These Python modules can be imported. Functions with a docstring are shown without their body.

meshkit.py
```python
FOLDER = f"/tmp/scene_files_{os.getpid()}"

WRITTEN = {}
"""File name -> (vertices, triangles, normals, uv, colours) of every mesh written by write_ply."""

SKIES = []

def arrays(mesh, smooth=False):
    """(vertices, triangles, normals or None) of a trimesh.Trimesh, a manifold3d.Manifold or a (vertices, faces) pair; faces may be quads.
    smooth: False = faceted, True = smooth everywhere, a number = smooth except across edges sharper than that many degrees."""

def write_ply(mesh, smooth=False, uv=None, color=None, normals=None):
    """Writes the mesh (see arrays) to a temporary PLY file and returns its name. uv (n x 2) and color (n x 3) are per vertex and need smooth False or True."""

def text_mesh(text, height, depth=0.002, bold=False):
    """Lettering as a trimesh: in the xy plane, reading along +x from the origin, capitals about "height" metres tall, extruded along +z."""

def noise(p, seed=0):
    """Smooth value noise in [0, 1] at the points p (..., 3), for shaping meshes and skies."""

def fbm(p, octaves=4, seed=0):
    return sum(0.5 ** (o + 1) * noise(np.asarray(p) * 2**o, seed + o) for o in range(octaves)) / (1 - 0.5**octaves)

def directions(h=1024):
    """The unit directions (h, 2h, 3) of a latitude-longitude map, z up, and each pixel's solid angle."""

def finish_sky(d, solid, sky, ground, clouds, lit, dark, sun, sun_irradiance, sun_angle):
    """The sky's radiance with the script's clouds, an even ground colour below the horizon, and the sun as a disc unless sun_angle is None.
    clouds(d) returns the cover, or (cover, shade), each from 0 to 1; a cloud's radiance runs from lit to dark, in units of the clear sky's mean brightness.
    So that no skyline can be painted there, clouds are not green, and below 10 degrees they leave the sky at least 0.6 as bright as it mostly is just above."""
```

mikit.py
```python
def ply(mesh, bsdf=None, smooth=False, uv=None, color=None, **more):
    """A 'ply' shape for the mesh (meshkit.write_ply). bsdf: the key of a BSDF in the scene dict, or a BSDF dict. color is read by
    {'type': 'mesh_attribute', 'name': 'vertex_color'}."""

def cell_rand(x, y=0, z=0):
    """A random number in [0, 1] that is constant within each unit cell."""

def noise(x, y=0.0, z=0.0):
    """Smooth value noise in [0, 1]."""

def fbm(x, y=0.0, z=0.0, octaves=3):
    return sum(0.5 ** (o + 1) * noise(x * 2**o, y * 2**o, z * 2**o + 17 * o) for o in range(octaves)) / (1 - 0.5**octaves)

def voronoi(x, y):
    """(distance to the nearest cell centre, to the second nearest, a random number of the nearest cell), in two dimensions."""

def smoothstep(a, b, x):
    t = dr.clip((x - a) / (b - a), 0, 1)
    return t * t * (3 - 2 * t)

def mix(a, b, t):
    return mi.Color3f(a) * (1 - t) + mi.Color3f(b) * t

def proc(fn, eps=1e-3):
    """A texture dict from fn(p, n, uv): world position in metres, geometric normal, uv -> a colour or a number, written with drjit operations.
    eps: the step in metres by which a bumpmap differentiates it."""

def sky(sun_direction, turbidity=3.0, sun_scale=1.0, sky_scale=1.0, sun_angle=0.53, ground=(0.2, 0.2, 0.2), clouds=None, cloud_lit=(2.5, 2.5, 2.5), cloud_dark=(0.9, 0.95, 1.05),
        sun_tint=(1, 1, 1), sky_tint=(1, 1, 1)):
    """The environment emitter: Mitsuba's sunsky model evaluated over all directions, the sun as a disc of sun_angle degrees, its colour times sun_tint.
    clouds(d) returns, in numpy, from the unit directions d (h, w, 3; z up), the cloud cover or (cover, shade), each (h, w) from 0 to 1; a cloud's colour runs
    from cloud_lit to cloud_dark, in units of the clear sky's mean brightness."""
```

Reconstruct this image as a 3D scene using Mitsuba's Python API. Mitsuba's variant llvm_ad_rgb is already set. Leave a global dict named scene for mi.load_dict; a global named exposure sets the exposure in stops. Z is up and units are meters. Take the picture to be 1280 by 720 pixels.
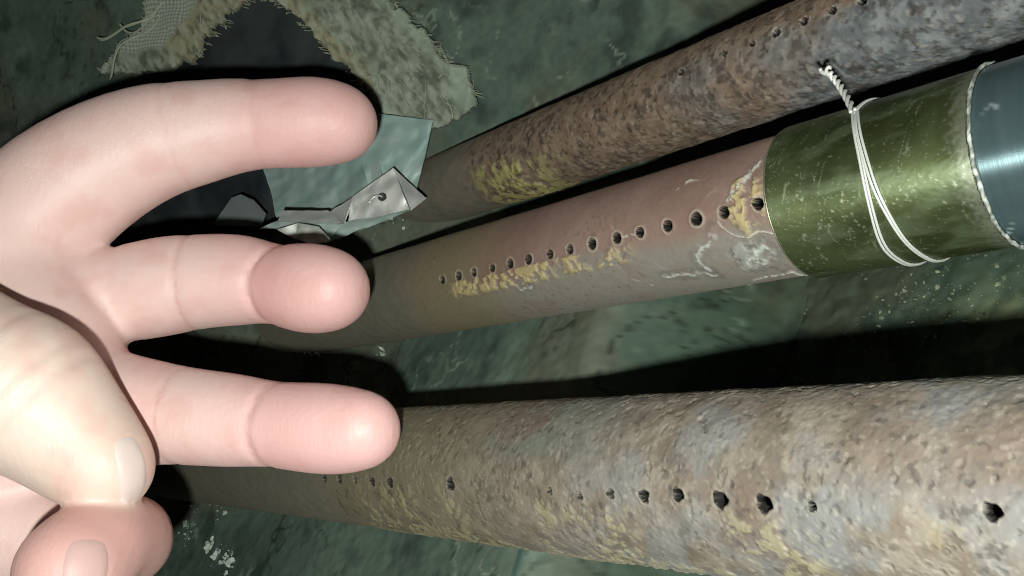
import math
import numpy as np, trimesh, shapely, shapely.geometry as sg
import mitsuba as mi, mikit, meshkit
from meshkit import noise
from scipy.spatial import cKDTree
T = mi.ScalarTransform4f
scene, labels = {}, {}

# ------------------------------------------------------------------ camera, lamp, exposure
CAM = np.array((0, 0, 0.10839)); FWD = np.array((-0.75695, 0.40502, -0.51282)); UP = np.array((0.13212, 0.86341, 0.48689))
scene['camera'] = {'type': 'perspective', 'fov': 60.38325, 'fov_axis': 'x', 'near_clip': 0.005, 'far_clip': 20.0,
                   'to_world': T().look_at(origin=CAM.tolist(), target=(CAM + FWD).tolist(), up=UP.tolist())}
exposure = 0.0
LAMP = np.array((0.0104, -0.02355, 0.11344))
# the torch that lights the photograph: its bare bulb is held just below and behind the lens
scene['torch__bulb'] = {'type': 'sphere', 'center': LAMP.tolist(), 'radius': 0.0028, 'bsdf': {'type': 'diffuse', 'reflectance': {'type': 'rgb', 'value': 0.8}},
                       'emitter': {'type': 'area', 'radiance': {'type': 'rgb', 'value': [7200., 7500., 6980.]}}}
labels['torch'] = {'label': 'small black torch with a bare glowing bulb, held beside the lens', 'category': 'torch'}

# ------------------------------------------------------------------ helpers
ROT = trimesh.transformations.euler_matrix(.7, 1.1, .4)[:3, :3]
def fbm(p, octaves=4, seed=0):
    p, tot = np.asarray(p, float), 0
    for o in range(octaves):
        p = p @ ROT; tot = tot + .5 ** (o + 1) * noise(p * 2 ** o, seed + o)
    return tot / (1 - .5 ** octaves)
def C(*v): return np.array(v, float)
def lerp(a, b, t): t = np.asarray(t)[..., None]; return np.asarray(a) * (1 - t) + np.asarray(b) * t
def ss(a, b, x): t = np.clip((np.asarray(x, float) - a) / (b - a), 0, 1); return t * t * (3 - 2 * t)
def unit(v): v = np.asarray(v, float); return v / np.linalg.norm(v)
def rgb(*v): return {'type': 'rgb', 'value': list(v)}
VC = {'type': 'mesh_attribute', 'name': 'vertex_color'}
def P3(p, n, uv): return p
def mat(name, base, rough, **kw):
    bump = kw.pop('bump', None)
    b = {'type': 'principled', 'base_color': base, 'roughness': rough, **kw}
    if bump is not None:
        b = {'type': 'bumpmap', 'arbitrary': mikit.proc(bump[0], bump[2]), 'scale': bump[1], 'bsdf': b}
    scene[name] = {'type': 'twosided', 'bsdf': b}
nz, fb = mikit.noise, mikit.fbm
def grit(p, n, uv): return fb(p.x * 1900, p.y * 1900, p.z * 1900, 3)
AX, AY = np.array(((0.63997, -0.13212, -0.75695), (0.3008, -0.86341, 0.40502), (-0.70708, -0.48689, -0.51282))).reshape(3, 3)[:, 0].tolist(), np.array(((0.63997, -0.13212, -0.75695), (0.3008, -0.86341, 0.40502), (-0.70708, -0.48689, -0.51282))).reshape(3, 3)[:, 1].tolist()
def skinrel(p, n, uv):
    u = p.x * AX[0] + p.y * AX[1] + p.z * AX[2]; w = p.x * AY[0] + p.y * AY[1] + p.z * AY[2]
    return 0.55 * fb(u * 2600, w * 500, 3.0, 2) + 0.45 * fb(u * 1900, w * 1900, p.z * 1900, 2)
def weave(p, n, uv):
    import drjit as dr
    a, b = uv.x, uv.y
    return 0.5 + 0.5 * dr.sin(a * 6.2832) * dr.sin(b * 6.2832)
def brush(p, n, uv):
    return fb(p.x * 9000, uv.y * 6.0, 0.0, 2)
mat('rust', VC, 0.74, specular=0.35, bump=(grit, 0.00010, 1.2e-4))
mat('rust_smooth', VC, 0.7, specular=0.35, bump=(grit, 0.00005, 1.2e-4))
mat('soil', VC, 0.72, specular=0.35, bump=(grit, 0.00006, 1.5e-4))
mat('skin', VC, 0.5, specular=0.33, sheen=0.1, bump=(skinrel, 0.00009, 1.5e-4))
mat('nail', VC, 0.5, specular=0.3)
mat('canvas', VC, 0.75, specular=0.4, bump=(weave, 0.00016, 1e-4))
mat('thread', rgb(.30, .33, .25), 0.7)
mat('rubber', VC, 0.5, specular=0.5, bump=(grit, 0.00008, 2e-4))
mat('tin', VC, 0.36, metallic=0.6, specular=0.6, bump=(grit, 0.00003, 2e-4))
mat('brass', VC, 0.46, metallic=0.75, anisotropic=0.6, specular=0.5, bump=(grit, 0.00004, 2e-4))
mat('steel', VC, 0.30, metallic=0.7, anisotropic=0.9, bump=(brush, 0.000006, 3e-5))
mat('wire', rgb(.60, .62, .58), 0.35, metallic=0.45, specular=0.6)
mat('chip', VC, 0.7)

def put(key, mesh, bsdf, color=None, smooth=True, label=None, cat=None, kind=None, group=None):
    if color is not None and np.ndim(color) == 1:
        color = np.tile(color, (len(mesh.vertices), 1))
    if color is not None and smooth is not True and smooth is not False:
        kd_ = cKDTree(mesh.vertices); mesh = trimesh.graph.smooth_shade(mesh, angle=np.radians(smooth), facet_minarea=None)
        color = np.asarray(color)[kd_.query(mesh.vertices)[1]]; smooth = True
    scene[key] = mikit.ply(mesh, bsdf, smooth=smooth, color=None if color is None else np.clip(color, .002, .95))
    e = {}
    if label: e['label'] = label
    if cat: e['category'] = cat
    if kind: e['kind'] = kind
    if group: e['group'] = group
    if e: labels[key] = e
def grid_faces(n, m, wrap=False):
    i, j = np.meshgrid(np.arange(n - 1), np.arange(m if wrap else m - 1), indexing='ij')
    k = (j + 1) % m
    q = np.stack([i * m + j, i * m + k, (i + 1) * m + k, (i + 1) * m + j], -1).reshape(-1, 4)
    return np.vstack([q[:, [0, 1, 2]], q[:, [0, 2, 3]]])
def tm(v, f): return trimesh.Trimesh(v, f, process=False)
def tube(points, radius, sides=8, sub=1):
    p = np.asarray(points, float)
    if sub > 1:
        from scipy.interpolate import CubicSpline
        s = np.r_[0, np.cumsum(np.linalg.norm(np.diff(p, axis=0), axis=1))]
        p = CubicSpline(s, p)(np.linspace(0, s[-1], (len(p) - 1) * sub + 1))
    rr = np.broadcast_to(radius, (len(p),))
    t = np.gradient(p, axis=0); t /= np.linalg.norm(t, axis=1, keepdims=True) + 1e-12
    a = np.cross(t[0], [0, 0, 1.]);  a = np.cross(t[0], [1., 0, 0]) if np.linalg.norm(a) < .1 else a
    A = []
    for k in range(len(p)):
        a = a - t[k] * (a @ t[k]); a = a / np.linalg.norm(a); A.append(a)
    A = np.array(A); B = np.cross(t, A); an = np.arange(sides) * 2 * np.pi / sides
    v = p[:, None] + rr[:, None, None] * (np.cos(an)[None, :, None] * A[:, None] + np.sin(an)[None, :, None] * B[:, None])
    v = np.vstack([v.reshape(-1, 3), p[:1], p[-1:]]); n = len(p) * sides; f = [grid_faces(len(p), sides, True)]
    for k in range(sides):
        f.append([[n, (k + 1) % sides, k]]); f.append([[n + 1, n - sides + k, n - sides + (k + 1) % sides]])
    return tm(v, np.vstack(f)[:, ::-1])
def cat(ms): return trimesh.util.concatenate(ms)

# ------------------------------------------------------------------ ground: a raised bed that climbs to the left and a pan below its edge
def gh(x, y):
    q = -.69 * (x + .178) + .72 * (y - .117)
    return .5 * (q + np.sqrt(q * q + .012 ** 2)) - .0018
EDGE, PAN = -.1315, -.040
def ground_color(x, y, z):
    p = np.stack([x, y, z], -1)
    a = fbm(p * 38, 4, 3); b = fbm(p * 110, 4, 8); c = fbm(p * 420, 3, 5)
    col = lerp(C(.056, .085, .066), C(.098, .138, .108), ss(.35, .7, a))
    col = lerp(col, C(.080, .086, .062), ss(.48, .62, fbm(p * 30 + 9, 4, 12)) * .85)
    col = lerp(col, C(.02, .03, .025), ss(.52, .74, b) * .7)
    col = lerp(col, C(.15, .19, .14), ss(.66, .76, c) * ss(.5, .62, b) * .2)
    col = lerp(col, C(.10, .125, .095), ss(.55, .75, fbm(p * 230, 4, 15)) * .5)
    shape_ = fbm(p * 700, 4, 68); shape_ = .88 + .24 * ss(.3, .7, shape_); col = col * shape_[..., None]; col = lerp(col, C(.016, .020, .016), ss(.62, .70, fbm(p * 520, 3, 69)) * ss(.5, .62, fbm(p * 60, 3, 70)) * .5)
    w = np.abs(fbm(p * 42, 4, 61) - .5); col = lerp(col, C(.015, .02, .017), ss(.010, .002, w) * ss(.48, .58, fbm(p * 30, 2, 62)) * .8)
    w = np.abs(fbm(p * C(60, 60, 60) + 5, 5, 65) - .5); col = lerp(col, C(.24, .28, .23), ss(.012, .003, w) * ss(.56, .66, fbm(p * 55, 3, 66)) * .5)
    return col
def axis(lo, flo, fhi, hi, d):
    n = 14
    k = (np.arange(1, n + 1) / n) ** 2
    return np.r_[(flo - (flo - lo) * k)[::-1], np.arange(flo, fhi, d), fhi + (hi - fhi) * k]
xs = np.r_[axis(-1.1, -.34, EDGE - .0013, EDGE - .0013, .00062)[:-14], EDGE - .0012]
ys = axis(-.5, -.03, .21, 1.2, .00062)
X, Y = np.meshgrid(xs, ys, indexing='ij')
Pxy = np.stack([X, Y, 0 * X], -1)
Z = np.minimum(gh(X, Y), .42) + (fbm(Pxy * 45, 3, 2) - .5) * .0022 * ss(0, .02, gh(X, Y) + .003) + (fbm(Pxy * 260, 3, 4) - .5) * .0007 - .0006
rim = Z[-1:].copy()
n = len(ys)
V = np.stack([X, Y, Z], -1)
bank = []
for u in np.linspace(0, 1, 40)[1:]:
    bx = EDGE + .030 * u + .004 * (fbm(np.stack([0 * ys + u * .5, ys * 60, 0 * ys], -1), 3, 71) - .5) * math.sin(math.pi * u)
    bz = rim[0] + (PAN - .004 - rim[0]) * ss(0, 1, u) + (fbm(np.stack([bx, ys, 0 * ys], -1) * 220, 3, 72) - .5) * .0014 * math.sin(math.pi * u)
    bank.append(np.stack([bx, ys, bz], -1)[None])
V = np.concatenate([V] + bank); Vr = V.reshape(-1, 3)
put('raised_ground', tm(Vr, grid_faces(len(V), n)), 'soil', ground_color(*Vr.T) * lerp(C(1, 1, 1), C(.6, .68, .6), ss(-.003, -.02, Vr[:, 2])), kind='structure', label='stained dark green bed that the pipes lie on, climbing to the left')  # bank below the edge painted darker, shade put into its colour
xs = axis(EDGE + .002, EDGE + .002, .03, 1.1, .0006); ys = axis(-.5, -.02, .21, 1.2, .0006)
xs = xs[14:]
X, Y = np.meshgrid(xs, ys, indexing='ij'); Pxy = np.stack([X, Y, 0 * X], -1)
Z = PAN + (fbm(Pxy * 60, 4, 21) - .5) * .005 + (fbm(Pxy * 300, 3, 4) - .5) * .0012
Vr = np.stack([X, Y, Z], -1).reshape(-1, 3)
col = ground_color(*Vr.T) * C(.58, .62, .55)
col = lerp(col, C(.16, .19, .10), ss(.52, .66, fbm(Vr * 160, 4, 31)) * ss(.035, .012, np.hypot(Vr[:, 0] + .055, Vr[:, 1] - .07)) * .8)
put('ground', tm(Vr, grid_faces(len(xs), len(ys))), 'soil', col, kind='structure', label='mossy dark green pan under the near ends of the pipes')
# metal edging along the step
m = trimesh.creation.box((.0012, .17, .007)); m.apply_translation((EDGE + .0007, -.055, -.0052))
m = m.subdivide_to_size(.004); m.vertices += (noise(m.vertices * 120)[:, None] - .5) * C(.0004, 0, .001)
put('metal_edging', m, 'tin', lerp(C(.10, .18, .155), C(.18, .27, .24), fbm(m.vertices * 200, 3)), smooth=30, label='pale green metal edging strip along the step in the ground below the pipes', cat='metal strip')

# ------------------------------------------------------------------ pipes
PIPES = ((0.0125, 0.0349, 0.0125), (0.01139, 0.08156, 0.01139), (0.00959, 0.1173, 0.00959))
PIPES = [PIPES[0], PIPES[1], PIPES[2]]
SOOT = -.168
def pipe_grid(i, x0, f0, f1, x1, dx, dth, front=1.9):
    r, y, z = PIPES[i]
    tc = math.atan2(CAM[2] - z, -y)
    th = np.r_[tc - front + np.arange(0, 2 * front, dth), np.linspace(tc + front, tc - front + 2 * np.pi, 26)[:-1]]
    x = np.r_[np.linspace(x0, f0, max(2, int((f0 - x0) / .002)))[:-1], np.r_[np.arange(f0, SOOT - .005, dx * 2), np.arange(SOOT - .005, f1, dx)], np.linspace(f1, x1, 30)]
    return r, y, z, x, th
def holes_depth(x, th, r, holes, rough):
    d = np.zeros_like(x); rimm = np.zeros_like(x); gone = np.zeros(x.shape, bool); dark = np.zeros_like(x)
    for hx, ht, hr, dep in holes:
        k = np.hypot(x - hx, (th - ht) * r) / hr; k = k * (1 + rough * np.sin(3 * np.arctan2((th - ht) * r, x - hx) + hx * 5000) * .6 + .4 * rough * np.sin(5 * np.arctan2((th - ht) * r, x - hx) + hx * 9000))
        d = np.maximum(d, dep * (1 - ss(.80, 1.0, k)))
        gone |= k < .80; dark = np.maximum(dark, ss(1.14, 1.0, k))
        rimm = np.maximum(rimm, np.exp(-((k - 1.4) / .22) ** 2))
    return d, rimm, gone, dark
def build_pipe(key, i, grid, look, holes, label, bs='rust'):
    r, y, z, x, th = grid
    Xg, Tg = np.meshgrid(x, th, indexing='ij')
    S = np.stack([Xg, y + r * np.cos(Tg), z + r * np.sin(Tg)], -1)
    Q = S.reshape(-1, 3)
    dep, rimm, gone, dark = holes_depth(Xg.ravel(), Tg.ravel(), r, holes, .05 if bs == 'rust_smooth' else .2)
    disp, col = look(Xg.ravel(), Tg.ravel(), Q, dep, rimm, r)
    R_ = (r + disp - dep).reshape(Xg.shape)
    col = lerp(col, C(.006, .0055, .005), dark)  # hole walls painted near black, the shade inside put into the colour
    S = np.stack([Xg, y + R_ * np.cos(Tg), z + R_ * np.sin(Tg)], -1)
    S2, c2 = [S], [col.reshape(Xg.shape + (3,))]
    for xx, rr in ((x[-1], r - .0022), (x[-1] - .03, r - .0022), (x[-1] - .03, .0001)):      # wall thickness and a bore at the near end
        S2.append(np.stack([np.full((1, len(th)), xx), y + rr * np.cos(th)[None], z + rr * np.sin(th)[None]], -1)); c2.append(np.full((1, len(th), 3), .03))
    S, c = np.concatenate(S2), np.concatenate(c2)
    fc = grid_faces(len(S), len(th), True)[:, ::-1]; g_ = np.zeros(S.shape[0] * S.shape[1], bool); g_[:len(gone)] = gone
    fc = fc[g_[fc].sum(1) < 2]
    put(key, tm(S.reshape(-1, 3), fc), bs, c.reshape(-1, 3), label=label, cat='pipe', group='rusty perforated pipes')
def sooty(col, x, Q, edge=SOOT, soft=.007):
    t = ss(edge + soft, edge - soft, x + (fbm(Q * 130, 3, 77) - .5) * .012)
    s = lerp(C(.122, .110, .084), C(.088, .090, .072), fbm(Q * 90, 3, 71)) * (1 + .5 * (fbm(Q * 600, 3, 73) - .5)[:, None])
    return lerp(col, s, t * .85), t

def look_big(x, th, Q, dep, rimm, r):
    v = th - (math.pi / 2 + .55)                       # 0 on the line facing the lens, + towards the lower edge
    a = fbm(Q * 70, 4, 1); b = fbm(Q * 330, 4, 2); c = fbm(Q * 1100, 3, 3); e = fbm(Q * 120, 5, 9); g = fbm(Q * 620, 3, 4)
    col = lerp(C(.115, .090, .066), C(.165, .135, .105), ss(.35, .65, b))
    col = lerp(col, C(.136, .136, .132), ss(.45, .62, e) * ss(-.14, -.06, x) * .75)
    col = lerp(col, C(.105, .073, .055), ss(.54, .66, a) * .6)
    col = lerp(col, C(.065, .057, .048), ss(.55, .70, g) * .42)
    col = lerp(col, C(.20, .175, .14), ss(.52, .70, c) * ss(.42, .58, b) * .32)
    col = lerp(col, C(.125, .113, .072), ss(-.095, -.14, x) * .7)
    col = lerp(col, C(.105, .122, .10), ss(.5, .62, fbm(Q * 60, 3, 44)) * ss(-.08, -.11, x) * ss(-.2, -.6, v) * .8)
    dpt = ss(.50, .58, fbm(Q * 650, 3, 6)) * ss(.46, .60, fbm(Q * 90, 3, 10) + .24 * ss(.5, 1.1, v) - .12 * ss(-.09, -.05, x)) * ss(-.165, -.158, x)
    dpt = dpt * ss(-.1, .3, v)
    col = lerp(col, C(.235, .205, .115), dpt * .55)
    col = lerp(col, C(.03, .026, .022), ss(.63, .69, fbm(Q * 800, 3, 61)) * ss(.42, .55, a) * .5)
    sp = ss(.65, .72, fbm(Q * 1300, 2, 71)); col = lerp(col, C(.34, .30, .24), sp * .2 * ss(-.165, -.15, x))
    col = lerp(col, C(.22, .19, .14), rimm * ss(.45, .6, c) * .4)
    k = ss(-.166, -.15, x) * .85 + .15
    disp = ((fbm(Q * 150, 4, 14) - .5) * .0004 + (c - .5) * .00012 + (g - .5) * .00014 + (fbm(Q * 1900, 2, 15) - .5) * .00010) * k + dpt * .0002
    pit = ss(.62, .72, fbm(Q * 950, 3, 19)) * ss(.38, .55, fbm(Q * 130, 3, 18)); disp -= pit * .00022 * k; col = lerp(col, C(.04, .033, .027), pit * .42)
    disp += rimm * .00010 * ss(.4, .6, b)
    col = col * lerp(C(.95, .98, 1.02), C(.86, .88, .86), ss(-.09, -.14, x))
    col, t = sooty(col, x, Q, -.168 - .002 * np.sin(th))
    return disp, col
def look_smooth(x, th, Q, dep, rimm, r):
    v = th - 2.16
    a = fbm(Q * 60, 4, 101); b = fbm(Q * 230, 4, 102); c = fbm(Q * 700, 3, 103)
    col = lerp(C(.135, .085, .069), C(.175, .118, .098), ss(.3, .7, a))
    col = lerp(col, C(.148, .140, .120), ss(.05, .45, v + (a - .5) * .5) * .9)
    yl = ss(-.125, -.155, x)
    col = lerp(col, C(.125, .108, .062), yl * .85)
    col = lerp(col, C(.14, .09, .07), ss(.58, .70, b) * .35)
    dp = ss(.455, .53, fbm(Q * 750, 3, 106)) * ss(.06, .12, v) * ss(.46, .34, v) * ss(.36, .50, fbm(Q * 90, 2, 108)) * ss(-.157, -.15, x) * ss(-.098, -.108, x)
    q2 = np.hypot(x + .0755, (th - 2.16) * r * .75) / .0036
    dp = np.maximum(dp, ss(1.1, .7, q2 + (b - .5) * 1.6) * ss(.42, .52, fbm(Q * 900, 3, 5)))
    col = lerp(col, C(.30, .245, .115), dp * .8)
    w = np.abs(fbm(Q * 85, 3, 111) - .5); cr = ss(.014, .004, w + .02 * (c - .5)) * ss(-.108, -.098, x) * ss(.49, .57, fbm(Q * 70 + 3, 2, 113)) * ss(.42, .54, c)
    col = lerp(col, C(.38, .37, .33), cr * .8)
    q3 = np.hypot(x + .0800, (th - 2.86) * r) / .0034
    q3 = q3 + (b - .5) * 1.2; g3 = .5 * ss(1, .7, q3) * ss(.49, .53, fbm(Q * 520, 4, 121)); col = lerp(col, C(.27, .29, .28), g3 * .7)
    d3 = ss(1, .7, q3) * ss(.48, .43, fbm(Q * 520, 4, 121)); col = lerp(col, C(.06, .07, .075), d3 * .7)
    for line, wd in SCUFFS:
        P_ = sg.LineString(line); near_ = np.full(len(x), 9.); bx = P_.bounds
        m_ = (x > bx[0] - .003) & (x < bx[2] + .003) & (th * r > bx[1] - .003) & (th * r < bx[3] + .003)
        near_[m_] = shapely.distance(shapely.points(x[m_] + (b[m_] - .5) * .0012, th[m_] * r + (fbm(Q[m_] * 800, 3, 55) - .5) * .0012), P_)
        w_ = ss(wd * .55, wd * .2, near_ + (fbm(Q * 1500, 3, 56) - .5) * wd * 1.5) * ss(.40, .52, fbm(Q * 420, 3, 57)); w_ = np.maximum(w_, .5 * ss(wd * 2.2, wd * .5, near_) * ss(.58, .66, fbm(Q * 1300, 2, 58))); col = lerp(col, C(.30, .31, .29), w_ * .85); cr = np.maximum(cr, w_ * .7)
        col = lerp(col, C(.06, .065, .065), ss(wd * 1.1, wd * .3, np.abs(near_ - wd * 1.6)) * .35 * ss(.4, .6, b))
    col = lerp(col, C(.26, .22, .18), rimm * ss(.35, .55, b) * .8)
    col = lerp(col, C(.075, .052, .043), ss(.62, .72, fbm(Q * 900, 3, 141)) * ss(.5, .62, a) * .4); col = col * (1 + .25 * (fbm(Q * 1500, 3, 143) - .5)[:, None])
    disp = (fbm(Q * 60, 3, 131) - .5) * .0002 + (c - .5) * .00007 + dp * .0005 + cr * .00025 + (g3 - d3) * .0004 + rimm * .00018
    col, t = sooty(col, x, Q, -.168 - .003 * ss(.2, .9, v))
    return disp, col
def look_scaly(x, th, Q, dep, rimm, r):
    v = th - 1.95
    a = fbm(Q * 75, 4, 201); b = fbm(Q * 420, 4, 202); c = fbm(Q * 1100, 3, 203); g2 = fbm(Q * 650, 3, 204)
    col = lerp(C(.098, .067, .046), C(.150, .108, .078), ss(.3, .7, b))
    g = ss(-.105, -.075, x + (a - .5) * .05) * ss(-.35, .1, v + (a - .5) * .7)
    col = lerp(col, lerp(C(.062, .072, .080), C(.130, .142, .148), ss(.4, .7, b)), g * .9)
    col = lerp(col, C(.035, .026, .021), ss(.55, .65, g2) * .65)
    col = lerp(col, C(.24, .21, .165), ss(.63, .70, c) * .3)
    dp = ss(.46, .55, fbm(Q * 600, 3, 205)) * ss(-.150, -.158, x) * ss(.12, .45, v) + ss(-.135, -.155, x) * ss(.35, .7, v) * ss(.45, .55, fbm(Q * 380, 3, 208))
    dp = np.clip(dp, 0, 1) * ss(-.172, -.166, x)
    col = lerp(col, C(.26, .24, .085), dp * .8 * ss(.3, .5, b))
    lo = ss(.35, .62, v + (a - .5) * .4)
    disp = (fbm(Q * 200, 4, 211) - .5) * .0004 + (np.floor(fbm(Q * C(200, 420, 420), 3, 217) * 8) / 8 - .5) * .0008 * lo + (c - .5) * .00012 + (g2 - .5) * .00012 + dp * .0005
    pit = ss(.60, .70, fbm(Q * 900, 3, 219)); disp -= pit * .00025; col = lerp(col, C(.02, .016, .014), pit * .6)
    col = lerp(col, C(.27, .26, .23), rimm * (c > .5) * .6)
    k = ss(-.170, -.155, x) * .85 + .15
    col, t = sooty(col, x, Q, -.170)
    return disp * k, col

HB = [(h[0], h[1]) for h in ((-0.16821, 2.14159), (-0.16213, 2.13912), (-0.15571, 2.13513), (-0.14938, 2.14282), (-0.14307, 2.13737), (-0.12375, 2.10504), (-0.09881, 2.11724), (-0.09246, 2.14998), (-0.08639, 2.10131), (-0.08028, 2.10473), (-0.07443, 2.06714), (-0.06804, 2.09779), (-0.06183, 2.10979), (-0.05562, 2.10444), (-0.03665, 2.06276))]
RB = [.0007, .0008, .0006, .0008, .0009, .0010, .0005, .0005, .0006, .0008, .0008, .0010, .0010, .0005, .0008]
build_pipe('rusty_pipe', 0, pipe_grid(0, -.34, -.26, -.028, .09, .00018, .0145), look_big, [(x, t, r, .0016) for (x, t), r in zip(HB, RB)], 'thick mottled rusty pipe nearest the bottom, with clogged holes along its side')
SCUFFS = [([(q[0], (q[1] if q[1] > 0 else q[1] + 2 * math.pi) * PIPES[1][0]) for q in l], w) for l, w in (
    (((-0.0743, 1.56125), (-0.07609, 1.75563), (-0.07893, 1.90464), (-0.08052, 2.05383)), .0007), (((-0.08311, 2.35621), (-0.08517, 2.53638), (-0.08823, 2.65335), (-0.08829, 2.85589), (-0.08739, 2.99321)), .0006),
    (((-0.09671, 2.93679), (-0.09288, 2.95588), (-0.08903, 2.99635), (-0.0871, 3.09926)), .0006), (((-0.08009, 2.96753), (-0.07789, 2.83772), (-0.07583, 2.73683), (-0.07489, 2.83745), (-0.07682, 3.021), (-0.07903, 3.02596), (-0.07923, 2.88703)), .0008),
    (((-0.13388, 2.52914), (-0.13187, 2.65371), (-0.12855, 2.63335)), .0004))]
H2 = ((-0.15588, 2.12734), (-0.07458, 2.16186))
xs2 = np.linspace(H2[0][0], H2[1][0], 15); xs2 += .00025 * np.sin(np.arange(15) * 2.3)
build_pipe('rusty_pipe_001', 1, pipe_grid(1, -.33, -.20, -.066, .075, .0002, .0175), look_smooth,
           [(x, 2.155, .00082 + .0001 * k / 14 + .00008 * math.sin(k * 1.7), .0018) for k, x in enumerate(xs2)], 'smooth reddish middle pipe with an even row of holes, tied sleeve on its near end', 'rust_smooth')
H1 = [h for h in ((-0.10202, 1.88132), (-0.09191, 1.84458), (-0.08581, 1.88193), (-0.08087, 1.86812), (-0.07539, 1.85532), (-0.07005, 1.88029), (-0.06486, 1.90945))]
build_pipe('rusty_pipe_002', 2, pipe_grid(2, -.34, -.20, -.040, .08, .00025, .0255), look_scaly, [(h[0], h[1], rr, .0014) for h, rr in zip(H1, (.0006, .0005, .0005, .0007, .0007, .0006, .0007))], 'dark scaly rusty pipe farthest back, yellow crust near its left end')

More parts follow.
